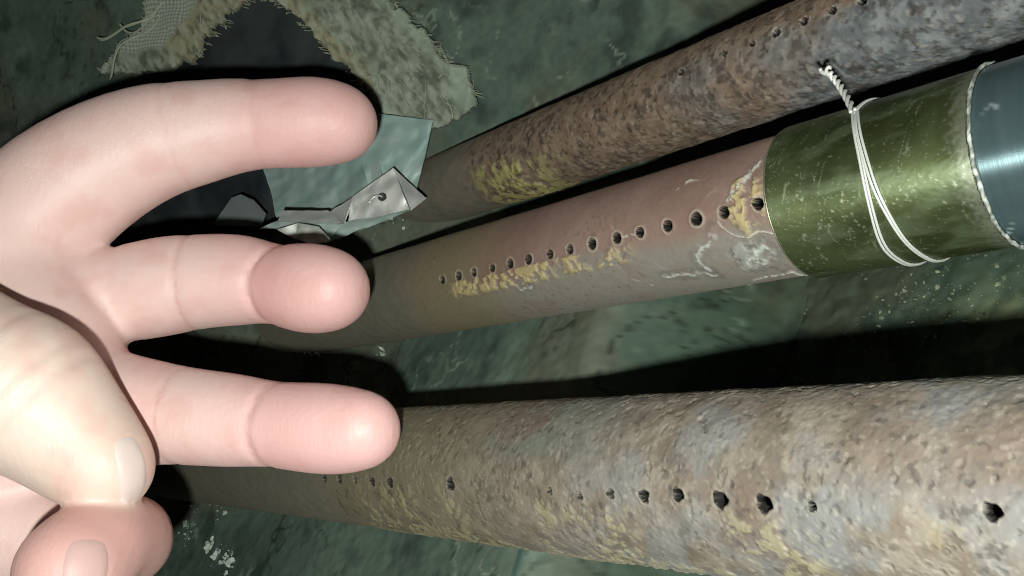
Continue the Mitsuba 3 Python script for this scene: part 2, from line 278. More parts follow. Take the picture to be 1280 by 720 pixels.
# ------------------------------------------------------------------ sleeve, tube and wire on the middle pipe
r2, y2, z2 = PIPES[1]
TC = math.atan2(CAM[2] - z2, -y2)
def on_pipe(x, th, r): return np.stack([x + 0 * th, y2 + r * np.cos(th), z2 + r * np.sin(th)], -1)
def collar(xe0, xe1, r, wall, nx, nth, lookf, wob=0.):
    th = np.linspace(0, 2 * np.pi, nth, endpoint=False) + TC
    prof = [(0, r - wall, 0), (0, r - .0002, 0)] + [(s, r, s) for s in np.linspace(0, 1, nx)] + [(1, r - .0002, 1), (1, r - wall, 1)]
    V, Cc, UV = [], [], []
    for k, (s, rr, _) in enumerate(prof):
        x = xe0 + (xe1 - xe0) * s + wob * (fbm(np.stack([np.cos(th) * 3, np.sin(th) * 3, th * 0 + s], -1), 3, 5) - .5) + (.0002 if 1 < k < len(prof) - 2 and s == 0 else 0) - (.0002 if 1 < k < len(prof) - 2 and s == 1 else 0)
        V.append(on_pipe(x, th, rr))
        UV.append(np.stack([0 * th + s, (th - TC) / (2 * np.pi)], -1))
    V = np.array(V); UV = np.array(UV).reshape(-1, 2); Q = V.reshape(-1, 3)
    TH = np.tile(th, len(prof)); d, col = lookf(Q, TH)
    nrm = np.stack([0 * TH, np.cos(TH), np.sin(TH)], -1)
    Q = Q + nrm * d[:, None]
    n = len(prof)
    f = np.vstack([grid_faces(n, nth, True), np.stack([np.stack([(n - 1) * nth + np.arange(nth), (n - 1) * nth + (np.arange(nth) + 1) % nth, (np.arange(nth) + 1) % nth], -1), np.stack([(n - 1) * nth + np.arange(nth), (np.arange(nth) + 1) % nth, np.arange(nth)], -1)]).reshape(-1, 3)])
    return tm(Q, f[:, ::-1]), col, UV
XS0, XS1 = (-0.07271, 2.03271)[0], (-0.04358, 2.23081)[0]
SPOT = (-0.05254, 1.41077)
def look_brass(Q, TH):
    S = np.stack([Q[:, 0] * 250, np.cos(TH) * 3, np.sin(TH) * 3], -1)
    a = fbm(S * .5, 4, 301); b = fbm(Q * 1700, 3, 302); c = fbm(Q * C(1500, 3000, 3000), 2, 305)
    col = lerp(C(.050, .066, .026), C(.105, .130, .056), ss(.3, .7, a))
    col = lerp(col, C(.15, .185, .105), ss(.5, .68, fbm(S * C(.5, 1.6, 1.6), 5, 311)) * .75)
    sp = ss(.68, .73, b) * ss(.44, .56, fbm(Q * 160, 3, 303) + .12 * ss(.5, .1, np.abs(TH - 2.5))); col = lerp(col, C(.40, .43, .31), sp * .5)
    col = lerp(col, C(.36, .39, .27), ss(.74, .79, c) * .4)
    sc = np.abs(fbm(np.stack([Q[:, 0] * 500 + TH * 1.5, TH * 1.2, 0 * TH], -1), 3, 309) - .5); col = lerp(col, C(.36, .39, .26), ss(.006, .002, sc) * ss(.5, .6, fbm(Q * 200, 2, 331)) * .6)
    col = lerp(col, C(.05, .055, .02), ss(.56, .72, fbm(Q * 260, 4, 318)) * .35)
    q = np.hypot(Q[:, 0] - SPOT[0], (TH - SPOT[1]) * r2) / .0020
    col = lerp(col, C(.33, .34, .26), ss(1.15, .85, q + (fbm(Q * 500, 3, 3) - .5) * .9) * .7)
    t = ss(.00030, .00010, np.abs(Q[:, 0] - SPOT[0] - .0006)) * ss(0, .1, TH - SPOT[1]) * ss(.45, .3, TH - SPOT[1])
    col = lerp(col, C(.30, .32, .22), t * .5)
    ed = ss(XS1 - .0030, XS1 - .0002, Q[:, 0] + (b - .5) * .004); col = lerp(col, C(.30, .32, .25), ed * .6)
    return sp * .00002 + (b - .5) * .00001, col
mesh, col, uv = collar(XS0, XS1, r2 + .0007, .0006, 210, 560, look_brass)
scene['metal_sleeve'] = mikit.ply(mesh, 'brass', smooth=True, color=np.clip(col, 0, 1), uv=uv)
labels['metal_sleeve'] = dict(label='olive brass sleeve speckled with scratches, wrapped round the middle pipe', category='sleeve')
# rough bright lip where the sleeve ends
th = np.linspace(0, 2 * np.pi, 181)
lip = on_pipe(XS1 + .0003 + .00025 * (fbm(np.stack([np.cos(th) * 9, np.sin(th) * 9, 0 * th], -1), 3, 6) - .5), th, r2 + .0009)
lip[-1] = lip[0]
m = tube(lip, .00026 + .00022 * (fbm(lip * 900, 3, 8) - .5), 8)
m.vertices += (fbm(m.vertices * 1500, 2, 9)[:, None] - .5) * .0003
put('metal_sleeve__lip', m, 'chip', lerp(C(.08, .09, .08), C(.36, .38, .35), ss(.4, .7, fbm(m.vertices * 1500, 3, 3))), label='rough pale lip at the near end of the sleeve')
m = tube(on_pipe(XS0 - .0001 + 0 * th, th, r2 + .0005), .00016, 6)
put('metal_sleeve__rim', m, 'brass', C(.22, .23, .15))
def look_steel(Q, TH):
    a = fbm(np.stack([Q[:, 0] * 1400, 0 * TH, np.cos(TH) * .8 + np.sin(TH) * .3], -1), 3, 401)
    col = lerp(C(.075, .120, .130), C(.12, .175, .185), a)
    w = np.abs(fbm(np.stack([Q[:, 0] * 200 + np.sin(TH * 2) * .15, np.cos(TH), np.sin(TH)], -1), 2, 405) - .5)
    col = lerp(col, C(.55, .66, .68), ss(.010, .003, w) * ss(.45, .6, fbm(Q * 120, 2, 407)) * .8)
    return 0 * TH, col
mesh, col, uv = collar(XS1 + .0002, .085, r2 + .0006, .0005, 240, 300, look_steel)
scene['steel_tube'] = mikit.ply(mesh, 'steel', smooth=True, color=np.clip(col, 0, 1), uv=uv)
labels['steel_tube'] = {'label': 'blue grey brushed steel tube beyond the sleeve at the right edge', 'category': 'tube'}
# binding wire: two turns round the sleeve, ends twisted together and sticking up behind
KN = (-0.05978, 1.19227); B1 = (-0.05846, -3.07735); B2 = (-0.05497, -3.13045); M1 = (-0.05731, 2.26304); M2 = (-0.05623, 2.2821)
def un(t): return t + 2 * math.pi if t < KN[1] - .2 else t
def turn(mid, bot, off):
    th0 = KN[1]
    ks = [th0, un(mid[1]), un(bot[1]), un(bot[1]) + .9, th0 + 2 * math.pi - .9, th0 + 2 * math.pi]
    xk = [KN[0] + off, mid[0], bot[0], bot[0] + .0004, KN[0] + .001, KN[0] + off * .5]
    from scipy.interpolate import PchipInterpolator
    t = np.linspace(ks[0], ks[-1], 150)
    return on_pipe(PchipInterpolator(ks, xk)(t), t, r2 + .00090 + .00006 * np.sin(t * 9))
ms = [tube(turn(m_, b_, o_), .0002, 7) for m_, b_, o_ in ((M1, B1, -.0003), ((M1[0] + .0004, M1[1]), (B1[0] + .0005, B1[1]), .0), (M2, B2, .0003), ((M2[0] + .0005, M2[1]), (B2[0] + .0003, B2[1]), .0006))]
kp = on_pipe(np.array(KN[0]), np.array(KN[1]), r2 + .0011)
TW = np.array(((-0.08162, 0.11874, -0.00125),)[0]); TW = np.array((-0.06629, 0.09706, 0.02256)); MIDW = np.array((-0.06468, 0.09473, 0.0203))
base = np.array([kp, MIDW, TW])
from scipy.interpolate import CubicSpline
tt = np.linspace(0, 2, 80); spine = CubicSpline([0, 1, 2], base)(tt)
ax = unit(TW - kp); pa = unit(np.cross(ax, [0, 0, 1.])); pb = np.cross(ax, pa)
for ph in (0, math.pi):
    sp_ = np.where(tt > 1.75, 1 + (tt - 1.75) * 6, 1)[:, None]
    w = tt * 13 + ph
    ms.append(tube(spine + .00031 * sp_ * (np.cos(w)[:, None] * pa + np.sin(w)[:, None] * pb), .00029, 7))
put('binding_wire', cat(ms), 'wire', label='bright thin wire wound twice round the brass sleeve with twisted ends', cat='wire')

# ------------------------------------------------------------------ draped sheets on the bed
def drape(poly, off, thick, step, ragged=0., amp=0., seed=0, lift=None):
    poly = sg.Polygon(poly).buffer(0)
    x0, y0, x1, y1 = poly.bounds
    xs, ys = np.arange(x0 - .004, x1 + .004, step), np.arange(y0 - .004, y1 + .004, step)
    X, Y = np.meshgrid(xs, ys, indexing='ij')
    Pn = np.stack([X, Y, 0 * X], -1)
    jx = (fbm(Pn * 420, 4, seed + 1) - .5) * ragged; jy = (fbm(Pn * 420, 4, seed + 2) - .5) * ragged
    ins = shapely.contains_xy(poly, X + jx, Y + jy)
    cell = ins[:-1, :-1] & ins[1:, :-1] & ins[:-1, 1:] & ins[1:, 1:]
    ix = np.full(X.shape, -1); used = np.zeros(X.shape, bool)
    for a in (0, 1):
        for b in (0, 1): used[a:X.shape[0] - 1 + a, b:X.shape[1] - 1 + b] |= cell
    ix[used] = np.arange(used.sum()); nv = used.sum()
    x, y = X[used], Y[used]; p = np.stack([x, y, 0 * x], -1)
    nrm = unit(C(.62, -.65, 1.0)); q = -.69 * (x + .178) + .72 * (y - .117)
    d = off + (fbm(p * 130, 4, seed + 5) - .5) * amp + (0 if lift is None else lift(x, y))
    top = np.stack([x, y, gh(x, y)], -1) + nrm * d[:, None]
    bot = top - nrm * thick
    i, j = np.nonzero(cell)
    quad = np.stack([ix[i, j], ix[i + 1, j], ix[i + 1, j + 1], ix[i, j + 1]], -1)
    ft = np.vstack([quad[:, [0, 1, 2]], quad[:, [0, 2, 3]]])
    ed = np.vstack([quad[:, [0, 1]], quad[:, [1, 2]], quad[:, [2, 3]], quad[:, [3, 0]]])
    key = set(map(tuple, ed)); be = np.array([e for e in map(tuple, ed) if (e[1], e[0]) not in key])
    side = np.vstack([np.stack([be[:, 1], be[:, 0], be[:, 0] + nv], -1), np.stack([be[:, 1], be[:, 0] + nv, be[:, 1] + nv], -1)])
    return tm(np.vstack([top, bot]), np.vstack([ft, ft[:, ::-1] + nv, side])), poly, be
# black rubber sheet
RUB = ((-0.30396, 0.08244), (-0.29657, 0.10829), (-0.26226, 0.14443), (-0.24105, 0.16412), (-0.22403, 0.1669), (-0.21901, 0.15739), (-0.20694, 0.13901), (-0.20021, 0.12822), (-0.21196, 0.10935), (-0.24601, 0.09981), (-0.28146, 0.08595))
m, _, _ = drape(RUB, .0025, .0016, .0009, .001, .0016, 20)
a = fbm(m.vertices * 90, 4, 6)
put('rubber_sheet', m, 'rubber', lerp(C(.010, .013, .015), C(.030, .036, .037), ss(.3, .7, a)), smooth=40, label='black rubber sheet lying behind the hand, framed by frayed canvas', cat='rubber sheet')
# torn canvas: a folded strip in the shape of an inverted V
CV = ((-0.28856, 0.13448), (-0.27969, 0.14225), (-0.27148, 0.1475), (-0.26503, 0.16295), (-0.23987, 0.17021), (-0.21266, 0.16741), (-0.20071, 0.16149), (-0.19294, 0.15552), (-0.18831, 0.15133), (-0.18542, 0.14669), (-0.18051, 0.14443), (-0.17868, 0.13787), (-0.17946, 0.13519), (-0.19273, 0.12853), (-0.20161, 0.12619), (-0.20831, 0.13125), (-0.2064, 0.13715), (-0.21275, 0.14313), (-0.22019, 0.15109), (-0.22983, 0.15833), (-0.23505, 0.15803), (-0.24114, 0.15365), (-0.25023, 0.14697), (-0.25656, 0.13994), (-0.2718, 0.13532))
cin = sg.LineString(((-0.25656, 0.13994), (-0.25023, 0.14697), (-0.24114, 0.15365), (-0.23505, 0.15803), (-0.22983, 0.15833), (-0.22019, 0.15109), (-0.21275, 0.14313), (-0.2064, 0.13715)))
cout = sg.LineString(((-0.20071, 0.16149), (-0.19294, 0.15552), (-0.18831, 0.15133), (-0.18542, 0.14669), (-0.18051, 0.14443), (-0.17868, 0.13787), (-0.17946, 0.13519)))
wov = sg.Polygon(((-0.28856, 0.13448), (-0.27969, 0.14225), (-0.27148, 0.1475), (-0.26503, 0.16295), (-0.24472, 0.16394), (-0.24223, 0.15801), (-0.25359, 0.14754), (-0.26195, 0.13949)))
ridge = sg.LineString(((-0.21282, 0.16065), (-0.20421, 0.15407), (-0.19746, 0.15016), (-0.18978, 0.14639)))
def din(g, x, y): return shapely.distance(shapely.points(x, y), g)
def clift(x, y):
    p = np.stack([x, y, 0 * x], -1)
    return .0012 * ss(.0045, .001, din(ridge, x, y)) + .0006 * ss(.006, 0, din(cin, x, y)) * (fbm(p * 500, 3, 3)) * 2
m, cpoly, be = drape(CV, .0058, .0014, .00032, .0042, .003, 40, clift)
v = m.vertices; x, y = v[:, 0], v[:, 1]; p = v
a = fbm(p * 160, 4, 51); b = fbm(p * 600, 3, 52)
inw = shapely.contains_xy(wov, x, y)
dW = np.where(inw, 1., 0.) * ss(0, .0015, din(wov.exterior, x, y))
col = lerp(C(.15, .165, .125), C(.25, .285, .225), ss(.3, .7, a))
col = lerp(col, C(.09, .11, .085), ss(.5, .65, fbm(p * 240, 4, 54)) * .6 * (1 - dW))
col = lerp(col, C(.29, .27, .17), ss(.007, .002, din(cin, x, y)) * .85)
al = (x * -.55 + y * .83); ac = x * .83 + y * .55
st = fbm(np.stack([al * 420., ac * 900, 0 * x], -1), 4, 57); col = lerp(col, C(.34, .38, .31), ss(.52, .66, st) * .55 * (1 - dW)); col = lerp(col, C(.06, .075, .055), ss(.46, .34, st) * .6 * (1 - dW))
col = lerp(col, C(.30, .37, .29), ss(.005, .001, din(cout, x, y)) * .6)
ua = (x * .72 + y * .69) / .0017; ub = (-x * .69 + y * .72) * 1.4 / .0017
wv = .5 + .5 * np.sin(ua * 2 * np.pi) * np.sin(ub * 2 * np.pi)
col = lerp(col, lerp(C(.11, .125, .10), C(.44, .48, .41), wv), dW * .85)
m.vertices += (unit(C(.62, -.65, 1.0)) * (((b - .5) * .0007 + (st - .5) * .0012) * (1 - dW) + dW * (wv - .5) * .0007)[:, None])
put('canvas_strip', m, 'canvas', col, smooth=True, label='frayed grey green canvas strip folded to an upside-down V behind the hand', cat='canvas')
rng = np.random.default_rng(5)
NS = unit(C(.62, -.65, 1.0))
def fringe(line, n, length, out, seed, bend=.4):
    rng = np.random.default_rng(seed); ms = []; g = sg.LineString(line)
    for k in range(n):
        s = rng.random() * g.length; q = g.interpolate(s); q2 = g.interpolate(min(s + .001, g.length))
        t = unit(C(q2.x - q.x + 1e-7, q2.y - q.y, 0)); o = C(t[1], -t[0], 0) * out
        L = length * (.4 + rng.random()); pts = []
        c = C(q.x, q.y, 0) - o * .001; dirn = o + t * rng.normal() * .6
        h = .0058 + rng.normal() * .0006
        for u in np.linspace(0, 1, 6):
            w = c + dirn * L * u + t * bend * L * u * u * math.sin(k * 2.1)
            w[2] = gh(w[0], w[1]); pts.append(w + NS * (h + .0022 * math.sin(u * 3 + k) * rng.random() - .002 * u))
        ms.append(tube(pts, np.linspace(.00016, .00008, 6), 4))
    return ms
fr = fringe(((-0.20071, 0.16149), (-0.19294, 0.15552), (-0.18831, 0.15133), (-0.18542, 0.14669), (-0.18051, 0.14443), (-0.17868, 0.13787)), 70, .0018, -1, 1) + fringe(((-0.26503, 0.16295), (-0.27148, 0.1475), (-0.27969, 0.14225), (-0.28856, 0.13448)), 30, .0018, 1, 2) \
   + fringe(((-0.25656, 0.13994), (-0.25023, 0.14697), (-0.24114, 0.15365), (-0.23505, 0.15803), (-0.22983, 0.15833), (-0.22019, 0.15109), (-0.21275, 0.14313), (-0.2064, 0.13715)), 60, .0012, -1, 3) + fringe(((-0.21282, 0.16065), (-0.20421, 0.15407), (-0.19746, 0.15016), (-0.18978, 0.14639)), 30, .0016, 1, 4) + fringe(((-0.18672, 0.14623), (-0.19611, 0.13991), (-0.20543, 0.13533)), 25, .0018, -1, 7)
for k in range(150):
    c = shapely.Point(*rng.uniform(cpoly.bounds[:2], cpoly.bounds[2:]))
    if not cpoly.contains(c) or shapely.contains_xy(wov, c.x, c.y): continue
    an_ = rng.normal(.9, .55); L = rng.uniform(.002, .006); u = np.linspace(-.5, .5, 6); bend = rng.normal(0, .0012)
    px_ = c.x + np.cos(an_) * u * L - np.sin(an_) * bend * u * u * 4; py_ = c.y - np.sin(an_) * u * L - np.cos(an_) * bend * u * u * 4
    fr.append(tube(np.stack([px_, py_, gh(px_, py_)], -1) + NS * (.0066 + rng.uniform(0, .0012)), rng.uniform(.00007, .00018), 4))
put('canvas_strip__frayed_fibre', cat(fr), 'thread', kind='stuff')
for k, (pp, rr) in enumerate([(((-0.26302, 0.15135, 0.08903), (-0.26282, 0.14595, 0.08902), (-0.26588, 0.14292, 0.09195), (-0.27102, 0.14148, 0.09344), (-0.27601, 0.1398, 0.09467), (-0.2807, 0.13999, 0.09703)), .0004), (((-0.26248, 0.14893, 0.08692), (-0.26535, 0.14118, 0.08835), (-0.27124, 0.13778, 0.09095), (-0.27622, 0.13453, 0.09004), (-0.28184, 0.13174, 0.08789)), .00035), (((-0.25961, 0.15224, 0.08832), (-0.26249, 0.14732, 0.08877), (-0.26939, 0.1433, 0.08963), (-0.27516, 0.1455, 0.09417)), .0003)]):
    pt = np.array(pp)
    put('canvas_strip__loose_thread' + ('_%03d' % k if k else ''), cat([tube(pt + NS * .0001, rr, 6, 8), tube(pt + rng.normal(0, .0004, pt.shape), rr * .5, 5, 8)]), 'thread')

# ------------------------------------------------------------------ scrap metal
def plate(faces, thick=.0004, sub=.0022, amp=.0003, seed=0):
    """bent sheet: polygons sharing corners, given thickness"""
    V, F = [], []
    for f in faces:
        f = np.array(f, float); k = len(V); V += list(f)
        c = f.mean(0); nn = unit(np.linalg.svd(f - c)[2][2]); nn = nn if nn @ (CAM - c) > 0 else -nn
        e = unit(f[1] - f[0]); e2 = np.cross(nn, e); pl = np.stack([(f - c) @ e, (f - c) @ e2], -1)
        _, t = trimesh.creation.triangulate_polygon(sg.Polygon(pl), engine='earcut') if False else (None, trimesh.creation.triangulate_polygon(sg.Polygon(pl), engine='earcut')[1])
        vv = trimesh.creation.triangulate_polygon(sg.Polygon(pl), engine='earcut')[0]
        V = V[:k]; V += list(c + vv[:, :1] * e + vv[:, 1:] * e2 + 0 * nn); F += list(np.array(t) + k)
    m = trimesh.Trimesh(np.array(V), np.array(F), process=False); m.merge_vertices(digits_vertex=5)
    m = m.subdivide_to_size(sub) if sub else m
    m.merge_vertices(digits_vertex=6); m.fix_normals(multibody=False)
    if (m.face_normals @ FWD).mean() > 0: m.invert()
    v = np.array(m.vertices); nn = np.array(m.vertex_normals); v = v + nn * ((fbm(v * 220, 3, seed) - .5) * amp)[:, None]
    nv = len(v); ed = m.edges; key = set(map(tuple, ed)); be = np.array([e for e in map(tuple, ed) if (e[1], e[0]) not in key])
    side = np.vstack([np.stack([be[:, 1], be[:, 0], be[:, 0] + nv], -1), np.stack([be[:, 1], be[:, 0] + nv, be[:, 1] + nv], -1)])
    return tm(np.vstack([v, v - nn * thick]), np.vstack([m.faces, m.faces[:, ::-1] + nv, side]))
S = {k: np.array(v) for k, v in dict(
    a=(-0.20235, 0.12537, 0.04003), b=(-0.1847, 0.12701, 0.02503), c=(-0.18796, 0.10659, 0.01955), d=(-0.19515, 0.0995, 0.02457), e=(-0.22859, 0.09796, 0.03761), f=(-0.23548, 0.11299, 0.04601), g=(-0.19992, 0.11309, 0.03259)).items()}
m = plate([[S['a'], S['b'], S['c'], S['d'], S['g']], [S['f'], S['a'], S['g']], [S['f'], S['g'], S['d'], S['e']]], seed=3, amp=.0018)
put('tin_sheet', m, 'tin', lerp(C(.42, .60, .56), C(.62, .78, .73), ss(.3, .7, fbm(m.vertices * 160, 4, 2))), smooth=50, label='square cut sheet of shiny tin with a bent edge under the pointing fingertip', cat='metal sheet')
T_ = [np.array(q) for q in ((-0.1971, 0.11259, 0.03096), (-0.19471, 0.11232, 0.02917), (-0.19147, 0.10358, 0.02626), (-0.19434, 0.10207, 0.02736))]
m = plate([T_], seed=11, amp=.0004)
put('tin_sheet__highlight_tab', m, 'tin', lerp(C(.45, .60, .57), C(.60, .72, .68), fbm(m.vertices * 200, 3, 2)), smooth=25)  # strip added to stand for the bright highlight along the bend
N = {k: np.array(v) for k, v in dict(
    a=(-0.20896, 0.08879, 0.04332), b=(-0.20902, 0.09233, 0.04328), c=(-0.19891, 0.0945, 0.03495), d=(-0.19371, 0.09924, 0.03297), e=(-0.1844, 0.10779, 0.02987), f=(-0.1817, 0.10456, 0.01943), g=(-0.18214, 0.09939, 0.02186), h=(-0.19344, 0.09149, 0.0323),
    i=(-0.20047, 0.0875, 0.03172), j=(-0.20164, 0.08886, 0.03745), k=(-0.21382, 0.08516, 0.04568)).items()}
m = plate([[N['a'], N['b'], N['c'], N['h']], [N['c'], N['d'], N['h']], [N['d'], N['e'], N['g'], N['h']], [N['e'], N['f'], N['g']]], seed=5, amp=.0012)
put('twisted_strip', m, 'tin', lerp(C(.52, .55, .53), C(.82, .83, .80), ss(.3, .7, fbm(m.vertices * 260, 4, 2))), smooth=40, label='crumpled twisted strip of grey tin with a nail hole, lying on the square sheet', cat='metal strip')
m = plate([[N['a'], N['h'], N['i'], N['j'], N['k']], [N['h'], N['g'], N['i']]], seed=8, amp=.0016)
m.vertices -= FWD * -.0003
put('twisted_strip__folded_flap', m, 'tin', lerp(C(.34, .48, .44), C(.62, .76, .70), ss(.3, .7, fbm(m.vertices * 260, 4, 4))), smooth=20)
nc = np.array((-0.18794, 0.10078, 0.02762)); nd = unit(np.cross(N['f'] - N['d'], N['e'] - N['g'])); nd = nd if nd @ FWD < 0 else -nd
e = unit(N['f'] - N['d']); e2 = np.cross(nd, e); an = np.linspace(0, 2 * np.pi, 25)
nc = nc + nd * ((N['e'] - nc) @ nd + .0002)
ring = nc + .0009 * (np.cos(an)[:, None] * e + np.sin(an)[:, None] * e2) + nd * .0001
put('twisted_strip__nail_hole', cat([tube(ring, .00022, 6), tm(np.vstack([ring[:-1] * .999999 + nd * .00002, nc[None] + nd * .00002]), np.array([[k, (k + 1) % 24, 24] for k in range(24)]))]), 'rubber', C(.015, .015, .015))
t0 = nc + nd * .0003
put('bent_nail', cat([tube([t0, t0 + nd * .0012 - e * .001, t0 + nd * .001 - e * .0030 - e2 * .0016], .00025, 7, 5), trimesh.creation.icosphere(1, .0004).apply_translation(t0 + nd * .001 - e * .0030 - e2 * .0016)]), 'wire', label='tiny bent nail stuck through the twisted tin strip', cat='nail')
m = plate([np.array(((-0.24759, 0.09358, 0.04747), (-0.23846, 0.10022, 0.0485), (-0.23552, 0.10112, 0.04768), (-0.23262, 0.10037, 0.04474), (-0.23065, 0.09786, 0.04024), (-0.23371, 0.09548, 0.03862)))], seed=9, amp=.0006)
put('tin_offcut', m, 'tin', lerp(C(.20, .24, .24), C(.30, .34, .34), fbm(m.vertices * 160, 3, 2)), smooth=20, label='small round-topped tin offcut left of the twisted strip', cat='metal offcut')

K = [np.array(q) for q in ((-0.20361, 0.0846, 0.04381), (-0.19914, 0.08717, 0.0412), (-0.19458, 0.08744, 0.03761), (-0.1928, 0.08516, 0.03416), (-0.19704, 0.08382, 0.03545), (-0.20109, 0.08384, 0.0395))]
m = plate([[K[0], K[1], K[5]], [K[1], K[2], K[4], K[5]], [K[2], K[3], K[4]]], seed=14, amp=.0016)
put('tin_shaving', m, 'tin', lerp(C(.40, .44, .38), C(.85, .88, .84), ss(.3, .7, fbm(m.vertices * 500, 4, 2))), smooth=30, label='narrow crumpled shaving of bright tin in front of the twisted strip', cat='metal shaving')
# ------------------------------------------------------------------ grit and flakes
def chips(spots, seed, lo, hi, base, c0, c1):
    rng = np.random.default_rng(seed); ms, cs = [], []
    for (x, y), spread, n in spots:
        for k in range(n):
            q = C(x, y, 0) + C(*(rng.normal(0, spread, 2)), 0)
            s = lo + (hi - lo) * rng.random() ** 3
            m = trimesh.creation.icosphere(0, s); m.vertices *= rng.uniform(.4, 1.4, 3); m.vertices += rng.normal(0, s * .25, m.vertices.shape)
            z = base if base is not None else gh(q[0], q[1])
            m.apply_translation([q[0], q[1], z + s * .1]); ms.append(m); cs.append(np.tile(lerp(c0, c1, rng.random()), (len(m.vertices), 1)))
    return cat(ms), np.vstack(cs)
def gspots(pts, sp, n): return [(tuple(p), sp, n) for p in pts]
m, c = chips(gspots(((-0.24014, 0.07258), (-0.23694, 0.07099), (-0.23347, 0.07187), (-0.20853, 0.07217)), .0010, 16) + gspots(((-0.26598, 0.01281), (-0.25963, 0.01165), (-0.25317, 0.01053), (-0.24868, 0.00922)), .0012, 18) + gspots(((-0.26832, 0.02242), (-0.27895, 0.01744), (-0.27996, 0.01428)), .002, 8) + gspots(((-0.20541, 0.10813), (-0.19141, 0.11206), (-0.17903, 0.11121)), .002, 8), 3, .0002, .0009, None, C(.22, .27, .22), C(.50, .55, .48))
put('pale_flakes', m, 'chip', c, smooth=False, kind='stuff', label='pale flaked crumbs scattered on the raised bed')
m, c = chips(gspots(((-0.07829, 0.09842), (-0.07562, 0.09525), (-0.0731, 0.09273), (-0.07065, 0.09012), (-0.06605, 0.09552), (-0.09022, 0.1004), (-0.084, 0.09187), (-0.07816, 0.08985), (-0.09749, 0.1006), (-0.113, 0.09885), (-0.09227, 0.09011), (-0.06777, 0.09934)),   .006, 34), 4, .0001, .0005, PAN, C(.04, .055, .035), C(.20, .23, .15))
put('gravel', m, 'chip', c, smooth=False, kind='stuff', label='pale grit and moss crumbs on the pan between the lower two pipes')

m = trimesh.creation.revolve(np.array([(0, -.075), (.0085, -.075), (.0095, -.073), (.0095, -.016), (.0080, -.013), (.0065, -.0062), (.0058, -.0048), (.0022, -.0030), (0, -.0030)]), sections=40)
m.apply_transform(trimesh.geometry.align_vectors([0, 0, 1], FWD)); m.apply_translation(LAMP)
put('torch__body', m, 'rubber', C(.02, .02, .022), smooth=30)
# ------------------------------------------------------------------ the hand (a distance field over bones, in a frame of its own)
HF = np.array(((0.63997, -0.13212, -0.75695), (0.3008, -0.86341, 0.40502), (-0.70708, -0.48689, -0.51282))).reshape(3, 3)          # columns: along the fingers, across the palm, away from the palm
HO = CAM
def loc(b): b = np.array(b, float); q = b.copy(); q[..., :3] = (b[..., :3] - HO) @ HF; return q
def resample(b, n=4):
    from scipy.interpolate import CubicSpline, PchipInterpolator
    t = np.arange(len(b)); u = np.linspace(0, len(b) - 1, n * (len(b) - 1) + 1)
    return np.column_stack([CubicSpline(t, b[:, :3])(u), PchipInterpolator(t, b[:, 3])(u)])
INDEX = loc(((-0.20801, 0.05186, 0.09172, 0.01496), (-0.20109, 0.07, 0.08803, 0.01372), (-0.19301, 0.08142, 0.08124, 0.01228), (-0.1875, 0.08674, 0.07535, 0.01111), (-0.18258, 0.09123, 0.06969, 0.0101), (-0.17729, 0.09415, 0.06419, 0.00945), (-0.17169, 0.09706, 0.05822, 0.00966), (-0.16729, 0.09899, 0.05324, 0.00842)))
MIDDLE = loc(((-0.21181, 0.0408, 0.08469, 0.01512), (-0.19954, 0.04938, 0.07142, 0.01019), (-0.19345, 0.05453, 0.06454, 0.01042), (-0.18887, 0.05752, 0.06014, 0.01007), (-0.18173, 0.06052, 0.05393, 0.00959), (-0.17468, 0.06161, 0.04828, 0.00829), (-0.16658, 0.06169, 0.04419, 0.00912), (-0.16096, 0.06179, 0.04182, 0.00806)))
RING = loc(((-0.19995, 0.02395, 0.07338, 0.01465), (-0.18449, 0.0264, 0.06225, 0.01091), (-0.17845, 0.02744, 0.05806, 0.00985), (-0.17201, 0.02868, 0.05342, 0.00904), (-0.16373, 0.03003, 0.04812, 0.0085), (-0.15583, 0.03122, 0.04325, 0.00768), (-0.14682, 0.03232, 0.03862, 0.00793), (-0.13846, 0.03349, 0.03502, 0.00688)))
LITTLE = loc(((-0.20603, -0.00106, 0.07626, 0.01313), (-0.19015, 0.00026, 0.06167, 0.01008), (-0.17693, 0.00386, 0.05279, 0.0082), (-0.16504, 0.00308, 0.05803, 0.00774), (-0.16005, 0.00023, 0.06206, 0.00817), (-0.15685, -0.00311, 0.06445, 0.0084)))
THUMB = loc(((-0.19957, 0.0264, 0.11572, 0.01609), (-0.18626, 0.02247, 0.09882, 0.01494), (-0.17636, 0.02047, 0.08652, 0.01405), (-0.17159, 0.02038, 0.08135, 0.01313), (-0.16779, 0.01729, 0.07331, 0.01064), (-0.16393, 0.0144, 0.06728, 0.00865), (-0.16287, 0.01336, 0.06489, 0.00714)))
PALM = [loc(b) for b in (((-0.20932, 0.05081, 0.09089, 0.01538), (-0.28833, 0.01882, 0.15885, 0.01909)), ((-0.21192, 0.04005, 0.08428, 0.01581), (-0.28988, 0.01227, 0.15595, 0.01909)), ((-0.19955, 0.02542, 0.07591, 0.01618), (-0.2912, 0.00364, 0.15108, 0.01909)), ((-0.20362, 0.00871, 0.07262, 0.016), (-0.29041, -0.00182, 0.14561, 0.01909)),
        ((-0.20842, -0.00108, 0.07588, 0.01455), (-0.28731, -0.00748, 0.14046, 0.018)), ((-0.19957, 0.0264, 0.11572, 0.01609), (-0.27514, 0.01535, 0.15224, 0.02095)), ((-0.21084, 0.04521, 0.09066, 0.01224), (-0.20305, 0.03242, 0.0788, 0.01357)), ((-0.20193, 0.03225, 0.07896, 0.01349), (-0.20115, 0.01494, 0.07, 0.01295)))]
